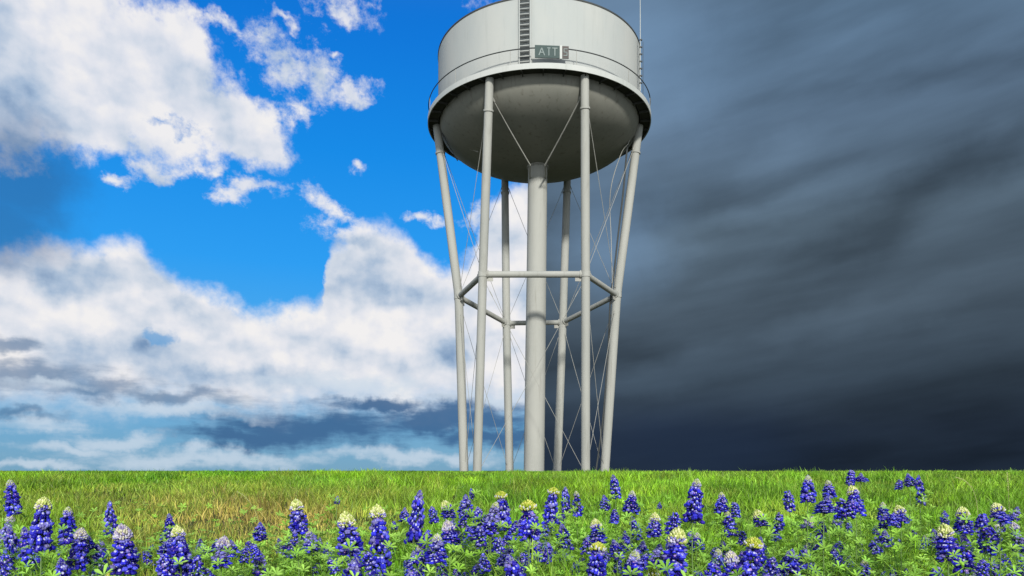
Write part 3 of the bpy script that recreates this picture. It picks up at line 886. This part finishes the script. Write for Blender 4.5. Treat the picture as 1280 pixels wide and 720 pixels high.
# ------------------------------------------------------------------ water tower
DT = 45.0
def cxy(cpx): return (cpx-640)/F*DT
CX = cxy(673.5)
tower = thing('water_tower', 'tall pale grey water tower with round-bottomed tank on six legs and a central pipe', 'water tower', (cxy(668), DT, float(gz(0, DT))))
GT = float(gz(0, DT))
def on_circle(px, cpx, R, front):
    """point where the sight line of a photo column meets a circle round the tower axis"""
    u = (px-640)/F; cx = cxy(cpx)
    a = u*u+1; b = -2*(u*cx+DT); c = cx*cx+DT*DT-R*R
    disc = b*b-4*a*c
    if disc < 0: y = -b/(2*a)
    else: y = (-b+(-1 if front else 1)*math.sqrt(disc))/(2*a)
    return u*y, y
ZR = EYE+427.6*.05          # walkway underside
RT, RB = 6.25, 6.90
# tank
mb = MB()
ztop = EYE+510*.05
mb.lathe(CX, DT, [(RT, ZR+.06), (RT, ztop)], 128)
mb.build('tank_wall', M_wall, tower)
mb = MB()
mb.lathe(CX, DT, [(RT+.03, ztop-.03), (RT+.03, ztop+.05), (RT-.04, ztop+.05), (RT-.04, ztop-.03)], 128, closed=True)
mb.build('rim_band', M_dark, tower)
mb = MB()
mb.lathe(CX, DT, [(RT-.05, ztop+.02), (4.5, ztop+.75), (2.5, ztop+1.25), (.6, ztop+1.5), (.01, ztop+1.52)], 96)
mb.build('roof', M_wall, tower)
mb = MB()
mb.lathe(CX, DT, [(RT-.08, ZR+.03)]+[((RT-.10)*math.cos(a), ZR-.02-2.42*math.sin(a)) for a in np.linspace(.02, math.pi/2-.01, 26)], 128)
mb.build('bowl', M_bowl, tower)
mb = MB()
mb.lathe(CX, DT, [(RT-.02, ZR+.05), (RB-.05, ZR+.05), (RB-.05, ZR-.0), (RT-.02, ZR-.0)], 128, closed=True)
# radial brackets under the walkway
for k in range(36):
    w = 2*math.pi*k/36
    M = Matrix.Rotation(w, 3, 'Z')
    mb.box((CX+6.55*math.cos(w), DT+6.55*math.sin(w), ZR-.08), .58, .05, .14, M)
mb.build('walkway', M_under_shade, tower)
mb = MB()
mb.lathe(CX, DT, [(RB, ZR-.10), (RB, ZR+.20), (RB-.045, ZR+.20), (RB-.045, ZR-.10)], 128, closed=True)
mb.build('toe_board', M_rim, tower)
# railing
rl = MB()
zr = ZR+1.02
rail_r = RB-.06
n = 128
rl.lathe(CX, DT, [(rail_r+.03*math.cos(a), zr+.03*math.sin(a)) for a in np.linspace(0, 2*math.pi, 7)[:-1]], 128, closed=True)
rail = rl.build('handrail', M_dark, tower)
mb = MB()
for k in range(12):
    w = 2*math.pi*(k+.5)/12
    mb = MB(); c, s_ = math.cos(w), math.sin(w)
    mb.tube([(CX+rail_r*c, DT+rail_r*s_, ZR+.05), (CX+rail_r*c, DT+rail_r*s_, zr)], .016, 6)
    mb.build('post', M_rod, rail)
# ladder up the tank wall
def wall_pt(px, z, R):
    x, y = on_circle(px, 673.5, R, True); return Vector((x, y, z))
lx0, ly0 = on_circle(656, 673.5, RT+.11, True)
nrm = Vector((lx0-CX, ly0-DT, 0)).normalized(); sd_ = Vector((-nrm.y, nrm.x, 0))
mb = MB(); hw = .25
for s_ in (-1, 1):
    b0 = Vector((lx0, ly0, 0))+sd_*s_*(hw+.05)
    M = Matrix((sd_, nrm, Vector((0, 0, 1)))).transposed()
    mb.box((b0.x, b0.y, (ZR+.1+ztop+.5)/2), .06, .07, ztop+.5-ZR-.1, M)
lad = mb.build('ladder', M_wall, tower)
zs = np.arange(ZR+.25, ztop+.4, .285)
for z in zs:
    mb = MB()
    M = Matrix((sd_, nrm, Vector((0, 0, 1)))).transposed()
    mb.box((lx0, ly0, z), 2*hw+.02, .06, .085, M)
    mb.build('rung', M_dark, lad)
# side ladder cage and antenna at the right
x0, y0 = on_circle(795, 673.5, RT+.22, True)
w0 = math.radians(-26); ax, ay = CX+(RT+.24)*math.cos(w0), DT+(RT+.24)*math.sin(w0)
mb = MB()
mb.tube([(ax, ay, ZR+.1), (ax, ay, ztop+1.2), (ax-.02, ay, ztop+4.8)], [.026, .022, .009], 8)
ant = mb.build('antenna_mast', M_rim, tower)
mb = MB()
for k in range(7):
    mb.box((ax+.03, ay, ZR+1.3+k*.42), .16, .08, .07)
mb.build('bracket', M_dark, ant)
mb = MB()
mb.tube([(ax+.16, ay, ZR+.1), (ax+.16, ay, ztop-.4)], .014, 6)
mb.build('conduit', M_dark, tower)

# legs: photo columns at the tank, at the strut ring and at the skyline
LEGS = {   # name: (x at tank, x at struts, y at struts, x at skyline, front?)
 'OL': (546, 573.5, 371, 580, None), 'FL': (612, 603.5, 343, 596.5, True), 'FR': (731, 732.0, 343, 732, True),
 'OR': (799, 771, 369, 756, None), 'BR': (709.5, 703.5, 403, 696.5, False), 'BL': (631, 633, 404, 637, False)}
RL1, RL2, RL3 = 6.42, 4.98, 4.42
TOP, MID, LOW = {}, {}, {}
for k, (xa, xb, yb, xc, fr) in LEGS.items():
    if fr is None:
        ya = DT-.35; u = (xa-640)/F; TOP[k] = Vector((u*ya, ya, ZR))
        yb_ = DT-.1; MID[k] = Vector(((xb-640)/F*yb_, yb_, EYE+(HZ-yb)/F*yb_))
        yc_ = DT; LOW[k] = Vector(((xc-640)/F*yc_, yc_, EYE))
    else:
        x, y = on_circle(xa, 673.5, RL1, fr); TOP[k] = Vector((x, y, ZR))
        x, y = on_circle(xb, 672, RL2, fr); MID[k] = Vector((x, y, EYE+(HZ-yb)/F*y))
        x, y = on_circle(xc, 668, RL3, fr); LOW[k] = Vector((x, y, EYE))
for k in LEGS:
    t, m_, l = TOP[k], MID[k], LOW[k]
    g = l+(l-m_)*((EYE-GT-.2)/(m_.z-EYE))
    mb = MB(); r = .25 if k in ('FL', 'FR') else .27
    def lerp(a, b, s_): return a+(b-a)*s_
    mb.tube([t+Vector((0, 0, -.0)), lerp(t, m_, .5), lerp(t, m_, .96), lerp(m_, l, .04), lerp(m_, l, .5), g], [r*.93, r, r, r, r*1.02, r*1.04], 20)
    # flange collars
    for s_ in (.16,):
        a = lerp(t, m_, s_); d = (m_-t).normalized()
        mb.tube([a-d*.05, a+d*.05], r+.035, 20)
    a = m_; mb.tube([a+Vector((0, 0, .16)), a-Vector((0, 0, .16))], r+.03, 20)
    leg = mb.build('leg', M_leg, tower)
    mb = MB(); mb.tube([(g.x, g.y, GT-.4), (g.x, g.y, GT+.22)], .62, 24); mb.tube([(g.x, g.y, GT+.20), (g.x, g.y, GT+.26)], .40, 24)
    mb.build('footing', M_conc, tower)
order = ['OL', 'FL', 'FR', 'OR', 'BR', 'BL']
for i in range(6):
    a, b = order[i], order[(i+1) % 6]
    d = (MID[b]-MID[a]).normalized()
    mb = MB(); mb.tube([MID[a]+d*.2, MID[b]-d*.2], .185 if a == 'FL' else .165, 16)
    for q, s_ in ((MID[a], 1), (MID[b], -1)):
        mb.tube([q+d*s_*.24, q+d*s_*.32], .23, 16)
    mb.build('strut', M_leg, tower)
    for q, s_ in ((MID[a], 1), (MID[b], -1)):
        mb = MB(); w_ = d.cross(Vector((0, 0, 1))).normalized()
        mb.box(q+d*s_*.42+Vector((0, 0, -.22)), .34, .03, .34, Matrix((d, w_, Vector((0, 0, 1)))).transposed())
        mb.build('gusset_plate', M_rod, tower)
    # crossed tie rods above and below the strut ring
    def rod(p, q, r=.028):
        mb = MB(); d = (q-p).normalized(); n_ = 8; L = (q-p).length
        pts = [p+(q-p)*(j/n_)+Vector((0, 0, -.05*math.sin(math.pi*j/n_))) for j in range(n_+1)]
        mb.tube(pts, r, 6)
        c = p+(q-p)*.08; mb.tube([c-d*.18, c+d*.18], r*1.9, 6)
        mb.build('tie_rod', M_rod, tower)
    def inn(p): return p
    ta = TOP[a]+(MID[a]-TOP[a])*.07; tb = TOP[b]+(MID[b]-TOP[b])*.07
    if a == 'FL':
        # the two front rods come down under the bowl to a pair of arms on the head of the riser pipe
        for q0, px, sx in ((ta, 662.5, -1), (tb, 681.5, 1)):
            e = P(px, 206, 42.8); rod(q0, e, .042)
            mb = MB(); mb.tube([e, Vector((cxy(672)+sx*.50, DT-.2, e.z-.05))], .05, 8); mb.build('arm', M_rod, tower)
    else:
        rod(ta, MID[b], .015); rod(tb, MID[a], .015)
    la = LOW[a]+(LOW[a]-MID[a])*.02; lb = LOW[b]+(LOW[b]-MID[b])*.02
    rod(MID[a]-Vector((0, 0, .2)), lb, .014); rod(MID[b]-Vector((0, 0, .2)), la, .014)
# riser pipe
ct = Vector((cxy(672.3), DT, P(672, 200, DT-.6).z+.3)); cb = Vector((cxy(667.5), DT, EYE))
g = cb+(cb-ct)*((EYE-GT+.3)/(ct.z-EYE))
mb = MB(); mb.tube([ct, ct+(cb-ct)*.3, ct+(cb-ct)*.6, cb, g], [.60, .61, .63, .64, .64], 40)
riser = mb.build('riser_pipe', M_leg, tower)
mb = MB(); mb.tube([ct-Vector((0, 0, .55)), ct-Vector((0, 0, .35))], .70, 40)
for k in range(12):
    w = 2*math.pi*k/12; mb.tube([(ct.x+.65*math.cos(w), ct.y+.65*math.sin(w), ct.z-.62), (ct.x+.65*math.cos(w), ct.y+.65*math.sin(w), ct.z-.28)], .03, 6)
mb.build('flange', M_rod, riser)
mb = MB(); mb.tube([(g.x, g.y, GT-.4), (g.x, g.y, GT+.3)], 1.1, 32); mb.build('footing', M_conc, tower)
# stay rods tying the tank ring to the strut ring, loose cables by the right outer leg
def cable(pts, r=.02):
    mb = MB(); q = [Vector(p) for p in pts]; P2 = []
    for i in range(len(q)-1):
        p0 = q[max(i-1, 0)]; p1 = q[i]; p2 = q[i+1]; p3 = q[min(i+2, len(q)-1)]
        for k in range(6):
            t = k/6; P2.append(.5*((2*p1)+(p2-p0)*t+(2*p0-5*p1+4*p2-p3)*t*t+(3*p1-p0-3*p2+p3)*t**3))
    P2.append(q[-1]); mb.tube(P2, r, 6); mb.build('cable', M_dark if r > .03 else M_rod, tower)
cable([P(789,150,44.6), P(784,185,44.6), P(779,240,44.6), P(772,300,44.7), P(767,345,44.8), P(763,375,44.9), P(760,440,45), P(754,520,45), P(745,588,45), P(742,605,45)], .055)
cable([P(791,155,44.4), P(783,172,44.4), P(768,184,44.4), P(752,186,44.4)], .028)
cable([P(791,158,44.3), P(786,178,44.4), P(776,193,44.5), P(763,240,44.6), P(764,300,44.7), P(766,370,44.8)], .022)
cable([P(553,166,44.4), P(565,175,44.3), P(580,184,44.2), P(598,190,44)], .026)
cable([P(553,166,44.4), P(560,180,44.4), P(572,201,44.5)], .032)

# sign hung on the railing
sxl, syl = on_circle(689.5, 673.5, rail_r+.08, True)
ns = Vector((sxl-CX, syl-DT, 0)).normalized(); ss = Vector((-ns.y, ns.x, 0))
if ss.x < 0: ss = -ss
upz = Vector((0, 0, 1)); MS = Matrix((ss, ns, upz)).transposed()
px2m = syl/F
def sp_(px, py):      # photo pixel -> point on the sign plane
    return Vector((sxl, syl, 0))+ss*((px-689.5)*px2m)+upz*(EYE+(HZ-py)*px2m)
sign = thing('sign', 'small dark green-grey sign with pale letters hung on the tank railing beside the ladder', 'sign', tuple(sp_(689.5, 73)))
def rect(mb, x0, y0, x1, y1, off, th):
    a = sp_((x0+x1)/2, (y0+y1)/2)+ns*off
    mb.box(a, (x1-x0)*px2m, th, (y1-y0)*px2m, MS)
mb = MB(); rect(mb, 668.5, 57.2, 699.6, 72.8, 0, .05); mb.build('board', M_sign, sign)
mb = MB(); rect(mb, 702.8, 57.4, 711, 72.6, 0, .05); mb.build('side_board', M_sign2, sign)
mb = MB(); rect(mb, 699.7, 56.6, 702.7, 73.4, .0, .06); mb.build('divider', M_rim, sign)
def stroke(mb, pts, w=1.35):
    for (xa, ya), (xb, yb) in zip(pts[:-1], pts[1:]):
        a = sp_(xa, ya); b = sp_(xb, yb); d = (b-a); L = d.length; d.normalize(); s_ = ns.cross(d)
        M = Matrix((d, ns, s_)).transposed(); mb.box((a+b)/2+ns*.035, L+w*px2m*.6, .018, w*px2m, M)
GLY = {'A': [[(0,1),(.5,0),(1,1)],[(.2,.62),(.8,.62)]], 'I': [[(.5,0),(.5,1)],[(.15,0),(.85,0)]], 'T': [[(0,0),(1,0)],[(.5,0),(.5,1)]],
       'F': [[(0,1),(0,0),(1,0)],[(0,.48),(.8,.48)]], 'S': [[(1,.05),(.1,.05),(.1,.5),(.9,.5),(.9,.95),(0,.95)]]}
for ch, x, w_ in (('A', 673.5, 7), ('I', 683.5, 5), ('T', 690.5, 6), ('S', 704.6, 4.6)):
    mb = MB()
    for st in GLY[ch]: stroke(mb, [(x+a*w_, 60.6+b*9.2) for a, b in st], 1.15 if ch != 'S' else .85)
    mb.build('letter', M_letter, sign, False)
